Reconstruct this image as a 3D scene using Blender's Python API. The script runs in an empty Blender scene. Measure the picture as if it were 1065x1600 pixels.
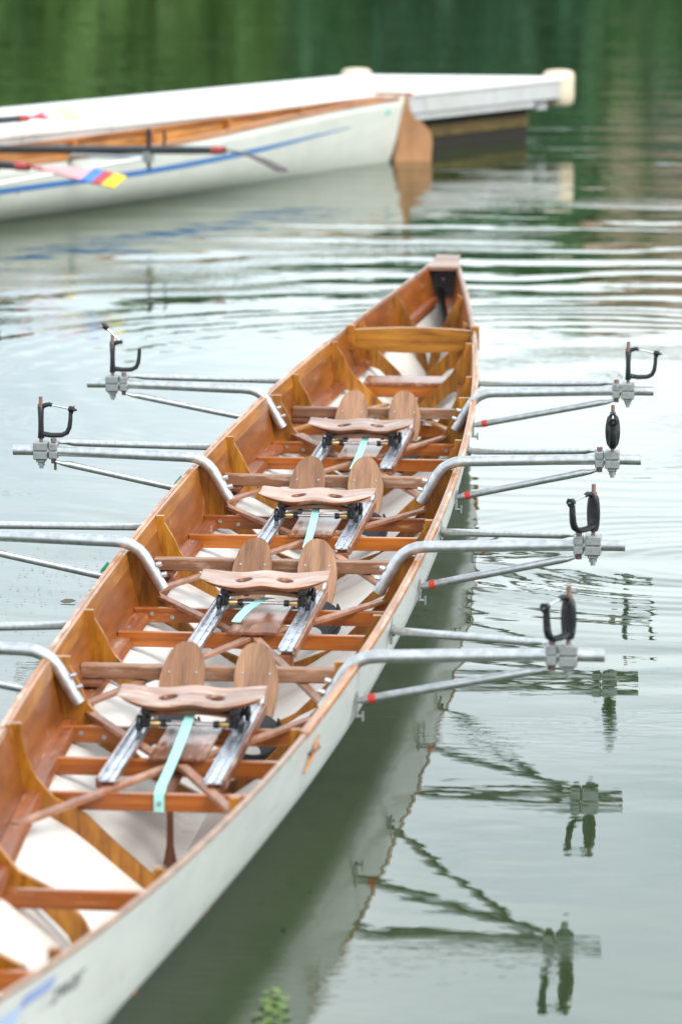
import bpy, bmesh, math, random
from mathutils import Vector, Matrix
import numpy as np

random.seed(7)
SC = bpy.context.scene
COL = SC.collection
R = math.radians

# ------------------------------------------------------------------ camera
cam_d = bpy.data.cameras.new("camera")
cam = bpy.data.objects.new("camera", cam_d)
COL.objects.link(cam)
SC.camera = cam
YAW, PITCH, ROLL = 0.09555, 0.16798, 0.00115
cam.location = (1.190, -9.1713, 2.1822)
_F = Vector((-math.sin(YAW) * math.cos(PITCH), math.cos(YAW) * math.cos(PITCH), -math.sin(PITCH)))
_R = Vector((math.cos(YAW), math.sin(YAW), 0))
_U = _R.cross(_F)
_R2 = _R * math.cos(ROLL) + _U * math.sin(ROLL)
_U2 = _U * math.cos(ROLL) - _R * math.sin(ROLL)
_m = Matrix((_R2, _U2, -_F)).transposed().to_4x4()
_m.translation = cam.location
cam.matrix_world = _m
cam_d.sensor_fit = 'AUTO'
cam_d.sensor_width = 36.0
cam_d.lens = 6843.1 / 1600 * 36.0
cam_d.clip_start = 0.5
cam_d.clip_end = 2000
cam_d.dof.use_dof = True
cam_d.dof.focus_distance = 11.5
cam_d.dof.aperture_fstop = 4.8

# ------------------------------------------------------------------ sky, sun, exposure
SUN_EL, SUN_ROT = R(46), R(128)
world = bpy.data.worlds.new("World")
SC.world = world
world.use_nodes = True
wt = world.node_tree
wt.nodes.clear()
wo = wt.nodes.new("ShaderNodeOutputWorld")
wb = wt.nodes.new("ShaderNodeBackground")
wb.inputs["Strength"].default_value = 0.13
sky = wt.nodes.new("ShaderNodeTexSky")
sky.sky_type = 'NISHITA'
sky.sun_disc = False
sky.sun_elevation = SUN_EL
sky.sun_rotation = SUN_ROT
sky.dust_density = 2.0
tc = wt.nodes.new("ShaderNodeTexCoord")
mp = wt.nodes.new("ShaderNodeMapping")
mp.inputs["Scale"].default_value = (2.2, 2.2, 5.5)
nz = wt.nodes.new("ShaderNodeTexNoise")
nz.inputs["Scale"].default_value = 1.6
nz.inputs["Detail"].default_value = 6
rp = wt.nodes.new("ShaderNodeValToRGB")
rp.color_ramp.elements[0].position = 0.38
rp.color_ramp.elements[0].color = (0.25, 0.25, 0.25, 1)
rp.color_ramp.elements[1].position = 0.60
rp.color_ramp.elements[1].color = (0.97, 0.97, 0.97, 1)
cl = wt.nodes.new("ShaderNodeMix")
cl.data_type = 'RGBA'
cl.inputs["B"].default_value = (8.7, 9.6, 10.0, 1)
L = wt.links.new
L(tc.outputs["Generated"], mp.inputs["Vector"])
L(mp.outputs["Vector"], nz.inputs["Vector"])
L(nz.outputs["Fac"], rp.inputs["Fac"])
L(rp.outputs["Color"], cl.inputs["Factor"])
L(sky.outputs["Color"], cl.inputs["A"])
sx = wt.nodes.new("ShaderNodeSeparateXYZ")
L(tc.outputs["Generated"], sx.inputs[0])
mr = wt.nodes.new("ShaderNodeMapRange")
mr.interpolation_type = 'SMOOTHSTEP'
mr.inputs[1].default_value, mr.inputs[2].default_value = 0.05, 0.65
mr.inputs[3].default_value, mr.inputs[4].default_value = 1.04, 0.94
L(sx.outputs["Z"], mr.inputs[0])
vm = wt.nodes.new("ShaderNodeVectorMath")
vm.operation = 'SCALE'
L(cl.outputs["Result"], vm.inputs[0])
L(mr.outputs[0], vm.inputs["Scale"])
L(vm.outputs[0], wb.inputs["Color"])
L(wb.outputs["Background"], wo.inputs["Surface"])

sun_d = bpy.data.lights.new("sun", 'SUN')
sun_d.energy = 1.4
sun_d.angle = R(28)
sun_d.color = (1.0, 0.96, 0.90)
sun = bpy.data.objects.new("sun", sun_d)
COL.objects.link(sun)
_sd = Vector((math.sin(SUN_ROT) * math.cos(SUN_EL), math.cos(SUN_ROT) * math.cos(SUN_EL), math.sin(SUN_EL)))
sun.rotation_euler = _sd.to_track_quat('Z', 'Y').to_euler()

SC.view_settings.view_transform = 'Standard'
SC.view_settings.look = 'None'
SC.view_settings.exposure = 0.92
SC.view_settings.gamma = 1.0

# ------------------------------------------------------------------ mesh helpers
class MB:
    """collects geometry for ONE mesh object"""
    def __init__(self):
        self.v, self.f, self.s = [], [], []

    def add(self, vs, fs, smooth=False):
        o = len(self.v)
        self.v += [tuple(p) for p in vs]
        self.f += [tuple(i + o for i in q) for q in fs]
        self.s += [smooth] * len(fs)
        return self

    def box(self, c, d, rot=None, bev=0.0015):
        bm = bmesh.new()
        bmesh.ops.create_cube(bm, size=1.0)
        for p in bm.verts:
            p.co = Vector((p.co.x * d[0], p.co.y * d[1], p.co.z * d[2]))
        if bev > 0:
            bmesh.ops.bevel(bm, geom=bm.edges[:], offset=min(bev, min(d) * .4), segments=1, affect='EDGES')
        M = rot if rot is not None else Matrix.Identity(3)
        c = Vector(c)
        bm.verts.index_update()
        vs = [M @ p.co + c for p in bm.verts]
        fs = [[p.index for p in f.verts] for f in bm.faces]
        bm.free()
        return self.add(vs, fs)

    def bar(self, a, b, w, h, up=(0, 0, 1), bev=0.0015):
        """rectangular bar from a to b, w across, h along up"""
        a, b = Vector(a), Vector(b)
        d = (b - a)
        ln = d.length
        d.normalize()
        u = Vector(up)
        s = d.cross(u).normalized()
        u = s.cross(d).normalized()
        M = Matrix((d, s, u)).transposed()
        return self.box((a + b) / 2, (ln, w, h), M, bev)

    def tube(self, pts, r, n=12, caps=True, flat=None):
        pts = [Vector(p) for p in pts]
        rs = r if isinstance(r, (list, tuple)) else [r] * len(pts)
        vs, fs = [], []
        prev = None
        for i, p in enumerate(pts):
            t = (pts[min(i + 1, len(pts) - 1)] - pts[max(i - 1, 0)]).normalized()
            if prev is None:
                ref = Vector((0, 0, 1)) if abs(t.z) < .9 else Vector((0, 1, 0))
                a = t.cross(ref).normalized()
            else:
                a = (prev - t * prev.dot(t)).normalized()
            prev = a
            b = t.cross(a)
            for k in range(n):
                q = 2 * math.pi * k / n
                fl = flat[i] if flat else (1, 1)
                vs.append(p + a * (math.cos(q) * rs[i] * fl[0]) + b * (math.sin(q) * rs[i] * fl[1]))
        for i in range(len(pts) - 1):
            for k in range(n):
                k2 = (k + 1) % n
                fs.append((i * n + k, i * n + k2, (i + 1) * n + k2, (i + 1) * n + k))
        self.add(vs, fs, True)
        if caps:
            m = len(pts) - 1
            self.add(vs[:n], [tuple(range(n))[::-1]])
            self.add(vs[m * n:], [tuple(range(n))])
        return self

    def prism(self, poly, origin, ex, ey, ez, th, smooth=False):
        """2-D polygon in (ex, ey) extruded +-th/2 along ez"""
        o, ex, ey, ez = Vector(origin), Vector(ex), Vector(ey), Vector(ez)
        n = len(poly)
        A = [o + ex * p[0] + ey * p[1] - ez * (th / 2) for p in poly]
        B = [p + ez * th for p in A]
        self.add(A + B, [tuple(range(n))[::-1], tuple(range(n, 2 * n))])
        self.add(A + B, [(i, (i + 1) % n, (i + 1) % n + n, i + n) for i in range(n)], smooth)
        return self

    def strip(self, pa, pb, qa, qb, smooth=True, closed=True):
        """band between two rails pa/pb (top) with underside qa/qb"""
        n = len(pa)
        vs = list(pa) + list(pb) + list(qb) + list(qa)
        fs = []
        for i in range(n - 1):
            for a, b in ((0, 1), (1, 2), (2, 3), (3, 0)):
                fs.append((a * n + i, a * n + i + 1, b * n + i + 1, b * n + i))
        self.add(vs, fs, False)
        self.add(vs, [(0, n, 2 * n, 3 * n)[::-1], (n - 1, 2 * n - 1, 3 * n - 1, 4 * n - 1)])
        return self

    def build(self, name, mat, parent=None, **kw):
        me = bpy.data.meshes.new(name)
        me.from_pydata(self.v, [], self.f)
        me.polygons.foreach_set("use_smooth", self.s)
        me.update()
        bm = bmesh.new()
        bm.from_mesh(me)
        bmesh.ops.remove_doubles(bm, verts=bm.verts, dist=1e-6) if kw.pop("weld", False) else None
        bmesh.ops.recalc_face_normals(bm, faces=bm.faces)
        bm.to_mesh(me)
        bm.free()
        mats = mat if isinstance(mat, (list, tuple)) else [mat]
        for m in mats:
            me.materials.append(m)
        o = bpy.data.objects.new(name, me)
        COL.objects.link(o)
        if parent is not None:
            o.parent = parent
        return o


def tag(o, label=None, cat=None, group=None, kind=None):
    if label: o["label"] = label
    if cat: o["category"] = cat
    if group: o["group"] = group
    if kind: o["kind"] = kind
    return o


def empty(name, loc=(0, 0, 0), rotz=0):
    o = bpy.data.objects.new(name, None)
    o.location = loc
    o.rotation_euler = (0, 0, rotz)
    COL.objects.link(o)
    return o


# ------------------------------------------------------------------ materials
def new_mat(name):
    m = bpy.data.materials.new(name)
    m.use_nodes = True
    t = m.node_tree
    b = t.nodes["Principled BSDF"]
    return m, t, b


def nd(t, kind, **kw):
    n = t.nodes.new(kind)
    for k, v in kw.items():
        if k in n.inputs:
            n.inputs[k].default_value = v
        else:
            setattr(n, k, v)
    return n


def ramp(t, stops):
    n = t.nodes.new("ShaderNodeValToRGB")
    e = n.color_ramp.elements
    while len(e) < len(stops):
        e.new(0.5)
    for i, (p, c) in enumerate(stops):
        e[i].position = p
        e[i].color = (*c, 1) if len(c) == 3 else c
    return n


def coords(t, scale, rnd=True):
    tcn = nd(t, "ShaderNodeTexCoord")
    m = nd(t, "ShaderNodeMapping")
    m.inputs["Scale"].default_value = scale
    t.links.new(tcn.outputs["Object"], m.inputs["Vector"])
    if rnd:
        oi = nd(t, "ShaderNodeObjectInfo")
        mul = nd(t, "ShaderNodeMath", operation='MULTIPLY')
        mul.inputs[1].default_value = 37.0
        cx = nd(t, "ShaderNodeCombineXYZ")
        t.links.new(oi.outputs["Random"], mul.inputs[0])
        for k in range(3):
            t.links.new(mul.outputs[0], cx.inputs[k])
        t.links.new(cx.outputs[0], m.inputs["Location"])
    return m


def wood(name, c1, c2, c3, axis, rough=0.35, coat=0.3, wear=0.0, worn=(0.42, 0.28, 0.2), across=90, along=5):
    """timber with grain running along the given axis"""
    m, t, b = new_mat(name)
    k = t.links.new
    sc = [across, across, across]
    if axis == 'F':            # boards that slope in y and z
        sc = [across, along, along]
    else:
        sc['XYZ'.index(axis)] = along
    mp_ = coords(t, sc)
    n1 = nd(t, "ShaderNodeTexNoise", Scale=1.0, Detail=7.0, Roughness=0.62)
    n1.inputs["Distortion"].default_value = 0.3
    k(mp_.outputs[0], n1.inputs["Vector"])
    r1 = ramp(t, [(0.28, c1), (0.5, c2), (0.72, c3)])
    k(n1.outputs["Fac"], r1.inputs["Fac"])
    # slow patches of lighter / darker timber
    mp2 = coords(t, [v * 0.09 + 1.2 for v in sc])
    n2 = nd(t, "ShaderNodeTexNoise", Scale=1.6, Detail=4.0)
    k(mp2.outputs[0], n2.inputs["Vector"])
    r2 = ramp(t, [(0.3, (0.62, 0.58, 0.55)), (0.7, (1.2, 1.2, 1.2))])
    k(n2.outputs["Fac"], r2.inputs["Fac"])
    mx = nd(t, "ShaderNodeMix", data_type='RGBA', blend_type='MULTIPLY')
    mx.inputs["Factor"].default_value = 1.0
    k(r1.outputs[0], mx.inputs["A"])
    k(r2.outputs[0], mx.inputs["B"])
    oi = nd(t, "ShaderNodeObjectInfo")
    pv = ramp(t, [(0.0, (0.74, 0.70, 0.68)), (0.35, (0.98, 0.94, 0.90)), (0.7, (1.04, 1.08, 1.10)), (1.0, (1.16, 1.18, 1.22))])
    k(oi.outputs["Random"], pv.inputs["Fac"])
    mv = nd(t, "ShaderNodeMix", data_type='RGBA', blend_type='MULTIPLY')
    mv.inputs["Factor"].default_value = 1.0
    k(mx.outputs["Result"], mv.inputs["A"])
    k(pv.outputs[0], mv.inputs["B"])
    col = mv.outputs["Result"]
    if wear > 0:
        mp3 = coords(t, [v * 0.25 + 4 for v in sc])
        n3 = nd(t, "ShaderNodeTexNoise", Scale=1.4, Detail=8.0, Roughness=0.7)
        k(mp3.outputs[0], n3.inputs["Vector"])
        r3 = ramp(t, [(0.62 - wear * .3, (0, 0, 0)), (0.74 - wear * .2, (1, 1, 1))])
        k(n3.outputs["Fac"], r3.inputs["Fac"])
        mx2 = nd(t, "ShaderNodeMix", data_type='RGBA')
        k(r3.outputs[0], mx2.inputs["Factor"])
        k(col, mx2.inputs["A"])
        mx2.inputs["B"].default_value = (*worn, 1)
        col = mx2.outputs["Result"]
    k(col, b.inputs["Base Color"])
    b.inputs["Roughness"].default_value = rough
    b.inputs["Coat Weight"].default_value = coat * .5
    b.inputs["Coat Roughness"].default_value = 0.25
    b.inputs["Specular IOR Level"].default_value = 0.35
    bp = nd(t, "ShaderNodeBump", Strength=0.25, Distance=0.0006)
    k(n1.outputs["Fac"], bp.inputs["Height"])
    k(bp.outputs[0], b.inputs["Normal"])
    return m


def plain(name, c, rough=0.5, metal=0.0, var=0.12, scale=40, coat=0.0, dirt=None, dirt_amt=0.5):
    m, t, b = new_mat(name)
    k = t.links.new
    mp_ = coords(t, (1, 1, 1))
    n1 = nd(t, "ShaderNodeTexNoise", Scale=scale, Detail=6.0, Roughness=0.65)
    k(mp_.outputs[0], n1.inputs["Vector"])
    lo = tuple(max(0, x * (1 - var)) for x in c)
    hi = tuple(min(1, x * (1 + var)) for x in c)
    r1 = ramp(t, [(0.3, lo), (0.7, hi)])
    k(n1.outputs["Fac"], r1.inputs["Fac"])
    col = r1.outputs[0]
    if dirt:
        n2 = nd(t, "ShaderNodeTexNoise", Scale=scale * .35, Detail=9.0, Roughness=0.7)
        k(mp_.outputs[0], n2.inputs["Vector"])
        r2 = ramp(t, [(0.60 - .1 * dirt_amt, (0, 0, 0)), (0.68, (1, 1, 1))])
        k(n2.outputs["Fac"], r2.inputs["Fac"])
        mx = nd(t, "ShaderNodeMix", data_type='RGBA')
        k(r2.outputs[0], mx.inputs["Factor"])
        k(col, mx.inputs["A"])
        mx.inputs["B"].default_value = (*dirt, 1)
        col = mx.outputs["Result"]
    k(col, b.inputs["Base Color"])
    rr = ramp(t, [(0.3, (rough * .8,) * 3), (0.7, (min(1, rough * 1.2),) * 3)])
    k(n1.outputs["Fac"], rr.inputs["Fac"])
    k(rr.outputs[0], b.inputs["Roughness"])
    b.inputs["Metallic"].default_value = metal
    b.inputs["Coat Weight"].default_value = coat
    return m


M = {}
OR = ((0.22, 0.052, 0.005), (0.37, 0.102, 0.010), (0.48, 0.152, 0.020))
for ax in 'XYZ':
    M['beam' + ax] = wood('varnished_orange_timber_' + ax, *OR, ax, 0.3, 0.35, wear=.12, worn=(.5, .25, .12))
KN = ((0.15, 0.048, 0.005), (0.35, 0.138, 0.013), (0.47, 0.21, 0.030))
M['knee'] = wood('golden_oak_knee', *KN, 'Z', 0.33, 0.35, across=55, along=9)
M['kneeX'] = wood('golden_oak_rail', *KN, 'X', 0.33, 0.35, across=60, along=6)
M['panel'] = wood('mahogany_side_panel', (0.15, 0.040, 0.006), (0.225, 0.064, 0.010), (0.29, 0.094, 0.017), 'Y', 0.32, 0.3, wear=.14, worn=(.36, .19, .11), across=40, along=4)
M['riser'] = wood('red_brown_riser', (0.18, 0.046, 0.012), (0.29, 0.085, 0.024), (0.37, 0.13, 0.045), 'Y', 0.4, 0.25, wear=.16, worn=(.46, .30, .22))
M['gunwale'] = wood('gunwale_timber', (0.28, 0.085, 0.016), (0.40, 0.145, 0.036), (0.48, 0.21, 0.07), 'Y', 0.4, 0.25, wear=.5, worn=(.62, .42, .30))
M['inwale'] = wood('inwale_timber', (0.29, 0.098, 0.013), (0.42, 0.168, 0.027), (0.52, 0.245, 0.055), 'Y', 0.33, 0.35, wear=.1)
WB = ((0.18, 0.082, 0.042), (0.27, 0.132, 0.072), (0.36, 0.20, 0.12))
M['bar'] = wood('weathered_crossbar', *WB, 'X', 0.5, 0.1, wear=.3, worn=(.46, .32, .24))
M['foot'] = wood('footboard_timber', (0.21, 0.104, 0.053), (0.29, 0.152, 0.083), (0.37, 0.21, 0.122), 'F', 0.5, 0.08, across=280, along=16)
M['seat'] = wood('worn_seat_timber', (0.30, 0.155, 0.095), (0.38, 0.225, 0.155), (0.46, 0.30, 0.225), 'X', 0.36, 0.2, wear=.35, worn=(.52, .38, .31), across=60, along=7)
M['seat_edge'] = wood('shaded_varnish_seat_edge', (0.10, 0.028, 0.010), (0.17, 0.055, 0.020), (0.26, 0.10, 0.045), 'X', 0.35, 0.3, wear=.25, worn=(.40, .24, .17), across=80, along=6)  # sides and underside: varnish, with their shade put into the darker tone
M['brace'] = wood('pinkish_brace', (0.23, 0.095, 0.050), (0.34, 0.165, 0.100), (0.42, 0.235, 0.155), 'Y', 0.5, 0.1, wear=.25, worn=(.30, .10, .05), across=60, along=8)
M['plank'] = wood('wet_plank', (0.15, 0.045, 0.016), (0.23, 0.080, 0.034), (0.31, 0.135, 0.07), 'Y', 0.22, 0.5, wear=.3, worn=(.42, .26, .19))
M['dark'] = wood('dark_brown_timber', (0.09, 0.03, 0.015), (0.16, 0.06, 0.03), (0.23, 0.09, 0.05), 'Z', 0.45, 0.15)
M['bearer'] = wood('rail_bearer', (0.15, 0.05, 0.02), (0.25, 0.09, 0.038), (0.35, 0.16, 0.085), 'Y', 0.42, 0.15, wear=.3)
M['decktop'] = wood('pale_deck_timber', (0.24, 0.125, 0.075), (0.36, 0.215, 0.14), (0.46, 0.31, 0.22), 'X', 0.4, 0.25, wear=.3)
M['black'] = plain('black_plastic', (0.012, 0.013, 0.015), 0.42, 0, .3, 60)
M['gate'] = plain('black_oarlock_plastic', (0.008, 0.010, 0.013), 0.45, 0, .35, 90, dirt=(.07, .075, .075), dirt_amt=.5)
M['rubber'] = plain('black_rubber', (0.009, 0.009, 0.011), 0.6)
M['steel'] = plain('bright_steel', (0.72, 0.72, 0.72), 0.25, 1.0, .1, 80)
M['brass'] = plain('brass', (0.68, 0.47, 0.22), 0.35, 1.0, .15, 80)
M['cast'] = plain('cast_aluminium', (0.36, 0.37, 0.36), 0.45, 0.85, .2, 120, dirt=(.25, .22, .18), dirt_amt=.3)
M['rust'] = plain('rusty_bolt', (0.24, 0.15, 0.125), 0.7, 0.3, .3, 150)
M['red'] = plain('red_tape', (0.62, 0.05, 0.035), 0.5)
M['green'] = plain('green_tag', (0.01, 0.33, 0.16), 0.4)
M['strap'] = plain('turquoise_webbing', (0.33, 0.66, 0.60), 0.75, 0, .14, 150)
M['white'] = plain('white_plastic', (0.75, 0.75, 0.72), 0.45)
M['heelpad'] = plain('grey_insole', (0.40, 0.39, 0.36), .7)
M['rails'] = plain('worn_aluminium_rail', (0.60, 0.62, 0.66), 0.3, 0.9, .3, 70, dirt=(.13, .13, .15), dirt_amt=.9)


def tube_metal():
    m, t, b = new_mat('aluminium_tube')
    k = t.links.new
    mp_ = coords(t, (1, 1, 1))
    n1 = nd(t, "ShaderNodeTexNoise", Scale=55.0, Detail=6.0)
    k(mp_.outputs[0], n1.inputs["Vector"])
    r1 = ramp(t, [(0.3, (0.40, 0.41, 0.41)), (0.7, (0.60, 0.61, 0.61))])
    k(n1.outputs["Fac"], r1.inputs["Fac"])
    n2 = nd(t, "ShaderNodeTexNoise", Scale=9.0, Detail=8.0, Roughness=0.75)
    k(mp_.outputs[0], n2.inputs["Vector"])
    r2 = ramp(t, [(0.655, (0, 0, 0)), (0.70, (1, 1, 1))])
    k(n2.outputs["Fac"], r2.inputs["Fac"])
    mx = nd(t, "ShaderNodeMix", data_type='RGBA')
    k(r2.outputs[0], mx.inputs["Factor"])
    k(r1.outputs[0], mx.inputs["A"])
    mx.inputs["B"].default_value = (0.21, 0.13, 0.10, 1)
    k(mx.outputs["Result"], b.inputs["Base Color"])
    inv = ramp(t, [(0.655, (0.75,) * 3), (0.70, (0.1,) * 3)])
    k(n2.outputs["Fac"], inv.inputs["Fac"])
    k(inv.outputs[0], b.inputs["Metallic"])
    b.inputs["Roughness"].default_value = 0.36
    return m


M['tube'] = tube_metal()


def hull_paint(name, base, stripe=None, scuff=0.55):
    m, t, b = new_mat(name)
    k = t.links.new
    mp_ = coords(t, (2.0, 2.0, 7.0), False)
    n1 = nd(t, "ShaderNodeTexNoise", Scale=2.2, Detail=8.0, Roughness=0.6)
    k(mp_.outputs[0], n1.inputs["Vector"])
    lo = tuple(x * .88 for x in base)
    r1 = ramp(t, [(0.3, lo), (0.65, base)])
    k(n1.outputs["Fac"], r1.inputs["Fac"])
    mp2 = coords(t, (5, 2.5, 9), False)
    n2 = nd(t, "ShaderNodeTexNoise", Scale=3.0, Detail=9.0, Roughness=0.78)
    k(mp2.outputs[0], n2.inputs["Vector"])
    r2 = ramp(t, [(0.57, (0, 0, 0)), (0.70, (scuff,) * 3)])
    k(n2.outputs["Fac"], r2.inputs["Fac"])
    mx = nd(t, "ShaderNodeMix", data_type='RGBA')
    k(r2.outputs[0], mx.inputs["Factor"])
    k(r1.outputs[0], mx.inputs["A"])
    mx.inputs["B"].default_value = (0.30, 0.31, 0.29, 1)
    k(mx.outputs["Result"], b.inputs["Base Color"])
    b.inputs["Roughness"].default_value = 0.42
    b.inputs["Coat Weight"].default_value = 0.15
    return m


M['hull_out'] = hull_paint('white_hull_paint', (0.65, 0.655, 0.62))
M['hull2'] = hull_paint('cream_hull_paint', (0.62, 0.635, 0.57), scuff=.25)


def canvas():
    m, t, b = new_mat('white_inner_skin')
    k = t.links.new
    mp_ = coords(t, (1.5, 3, 3), False)
    n1 = nd(t, "ShaderNodeTexNoise", Scale=3.0, Detail=8.0, Roughness=0.65)
    k(mp_.outputs[0], n1.inputs["Vector"])
    r1 = ramp(t, [(0.30, (0.50, 0.46, 0.41)), (0.42, (0.68, 0.65, 0.60)), (0.75, (0.76, 0.735, 0.685))])
    k(n1.outputs["Fac"], r1.inputs["Fac"])
    k(r1.outputs[0], b.inputs["Base Color"])
    b.inputs["Roughness"].default_value = 0.6
    bp = nd(t, "ShaderNodeBump", Strength=0.15, Distance=0.004)
    k(n1.outputs["Fac"], bp.inputs["Height"])
    k(bp.outputs[0], b.inputs["Normal"])
    return m


M['inner'] = canvas()


# ------------------------------------------------------------------ water
def water_mat():
    m, t, b = new_mat('lake_water')
    k = t.links.new
    b.inputs["Base Color"].default_value = (0.046, 0.066, 0.040, 1)
    b.inputs["Roughness"].default_value = 0.015
    b.inputs["IOR"].default_value = 1.43
    geo = nd(t, "ShaderNodeNewGeometry")
    P = geo.outputs["Position"]

    def math_(op, a, c=None, d=None):
        n = nd(t, "ShaderNodeMath", operation=op)
        for i, x in enumerate((a, c, d)):
            if x is None: continue
            if isinstance(x, (int, float)): n.inputs[i].default_value = x
            else: k(x, n.inputs[i])
        return n.outputs[0]

    def smooth(x, a, c):
        n = nd(t, "ShaderNodeMapRange", interpolation_type='SMOOTHSTEP')
        k(x, n.inputs[0])
        n.inputs[1].default_value, n.inputs[2].default_value = a, c
        n.inputs[3].default_value, n.inputs[4].default_value = 0, 1
        return n.outputs[0]

    def noise(scale, detail=2.0, rough=0.5, dist=0.0, loc=(0, 0, 0), s=1.0):
        mp_ = nd(t, "ShaderNodeMapping")
        mp_.inputs["Scale"].default_value = scale
        mp_.inputs["Location"].default_value = loc
        k(P, mp_.inputs["Vector"])
        n = nd(t, "ShaderNodeTexNoise", Scale=s, Detail=detail, Roughness=rough)
        n.inputs["Distortion"].default_value = dist
        k(mp_.outputs[0], n.inputs["Vector"])
        return math_('SUBTRACT', n.outputs["Fac"], 0.5)

    sep = nd(t, "ShaderNodeSeparateXYZ")
    k(P, sep.inputs[0])
    Y = sep.outputs["Y"]

    def rings(cx, cy, lam, amp, r0, r1, r2, r3, wob=0.06):
        dx = math_('SUBTRACT', sep.outputs["X"], cx)
        dy = math_('SUBTRACT', Y, cy)
        r = math_('SQRT', math_('ADD', math_('MULTIPLY', dx, dx), math_('MULTIPLY', dy, dy)))
        w = math_('MULTIPLY', noise((1.1, 1.1, 1), 1.0, loc=(cx, 3, 0)), wob * 6)
        rr = math_('ADD', r, w)
        s = math_('SINE', math_('MULTIPLY', rr, 2 * math.pi / lam))
        env = math_('MULTIPLY', smooth(r, r0, r1), math_('SUBTRACT', 1.0, smooth(r, r2, r3)))
        return math_('MULTIPLY', math_('MULTIPLY', s, env), amp)

    h = rings(0.55, 6.4, 0.165, 0.00036, 1.35, 1.9, 2.3, 2.9)
    h = math_('ADD', h, rings(0.45, 6.2, 0.47, 0.0010, 2.2, 3.0, 4.0, 6.0, .14))
    h = math_('ADD', h, rings(1.05, 2.9, 0.085, 0.00020, 0.05, 0.25, 0.6, 1.3, .03))
    # calm foreground: slow undulation that bends reflections a little
    h = math_('ADD', h, math_('MULTIPLY', noise((1.0, 1.6, 1), 2.0, .5, 0, (4, 1, 0), 2.2), 0.0022))
    h = math_('ADD', h, math_('MULTIPLY', noise((1.0, 2.2, 1), 2.0, .55, 0, (9, 5, 0), 9.0), 0.00022))
    # a patch of fine ripples beside the third rigger
    pm = math_('MULTIPLY', smooth(noise((.5, .5, 1), 1.0, .5, 0, (2.2, 7.4, 0), 1.6), 0.02, 0.16), 0.0008)
    h = math_('ADD', h, math_('MULTIPLY', noise((.8, 2.6, 1), 2.0, .5, 0, (1, 2, 0), 16.0), pm))
    # chop of the open water, growing away from the boat
    far = math_('MULTIPLY', smooth(Y, 7.5, 12.0), math_('SUBTRACT', 1.0, math_('MULTIPLY', smooth(Y, 15, 27), .8)))
    h = math_('ADD', h, math_('MULTIPLY', math_('MULTIPLY', noise((.26, 1.0, 1), 2.0, .5, .3, (3, 8, 0), 1.9), far), 0.0110))
    h = math_('ADD', h, math_('MULTIPLY', math_('MULTIPLY', noise((.55, 1.0, 1), 2.0, .5, .2, (7, 1, 0), 6.5), smooth(Y, 9, 20)), 0.0018))
    bp = nd(t, "ShaderNodeBump", Strength=1.0, Distance=1.0)
    k(h, bp.inputs["Height"])
    k(bp.outputs[0], b.inputs["Normal"])
    # murk varies a little
    n = noise((1, 1, 1), 3.0, .5, 0, (0, 0, 0), .7)
    r = ramp(t, [(0.3, (0.022, 0.038, 0.012)), (0.7, (0.032, 0.050, 0.018))])
    k(math_('ADD', n, .5), r.inputs["Fac"])
    k(r.outputs[0], b.inputs["Base Color"])
    return m


WATER = water_mat()


def make_water(holes):
    """one sheet to the far bank, open where the hulls sit in it"""
    bm = bmesh.new()
    edges = []
    for loop in [[(-300, -200), (300, -200), (300, 95), (-300, 95)]] + holes:
        vs = [bm.verts.new((x, y, 0)) for x, y in loop]
        edges += [bm.edges.new((vs[i], vs[(i + 1) % len(vs)])) for i in range(len(vs))]
    bmesh.ops.triangle_fill(bm, edges=edges, use_beauty=True, use_dissolve=False, normal=(0, 0, 1))
    for f in bm.faces:
        if f.normal.z < 0: f.normal_flip()
    me = bpy.data.meshes.new('water')
    bm.to_mesh(me)
    bm.free()
    me.materials.append(WATER)
    o = bpy.data.objects.new('water', me)
    COL.objects.link(o)
    tag(o, 'calm green lake water with ring ripples round the moored boats', 'water', kind='structure')


# ------------------------------------------------------------------ far bank and woodland (seen mirrored in the lake)
def bank():
    m = MB()
    xs = np.linspace(-260, 260, 105)
    ys = [78, 82, 85, 90, 110, 180, 400]
    zs = [-.6, .15, .6, .8, 1.0, 1.6, 2.0]
    vs, fs = [], []
    rnd = random.Random(3)
    for j, y in enumerate(ys):
        for x in xs:
            vs.append((x, y + rnd.uniform(-.8, .8) * (j < 3), zs[j] + rnd.uniform(-.1, .1)))
    n = len(xs)
    for j in range(len(ys) - 1):
        for i in range(n - 1):
            fs.append((j * n + i, j * n + i + 1, (j + 1) * n + i + 1, (j + 1) * n + i))
    m.add(vs, fs, True)
    mat = plain('bank_grass', (0.055, 0.085, 0.028), 0.9, 0, .5, 1.2)
    tag(m.build('far_bank', mat), 'low grassy bank on the far side of the lake', 'bank', kind='structure')


bank()


def leaf_mat():
    m, t, b = new_mat('woodland_leaves')
    k = t.links.new
    geo = nd(t, "ShaderNodeNewGeometry")
    mp_ = nd(t, "ShaderNodeMapping")
    mp_.inputs["Scale"].default_value = (.20, .02, .06)
    k(geo.outputs["Position"], mp_.inputs["Vector"])
    n1 = nd(t, "ShaderNodeTexNoise", Scale=1.0, Detail=3.0)
    k(mp_.outputs[0], n1.inputs["Vector"])
    r = ramp(t, [(0.36, (0.008, 0.070, 0.042)), (0.47, (0.018, 0.100, 0.040)), (0.60, (0.085, 0.185, 0.032)), (0.75, (0.11, 0.21, 0.042))])
    k(n1.outputs["Fac"], r.inputs["Fac"])
    k(r.outputs[0], b.inputs["Base Color"])
    b.inputs["Roughness"].default_value = .6
    return m


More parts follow.
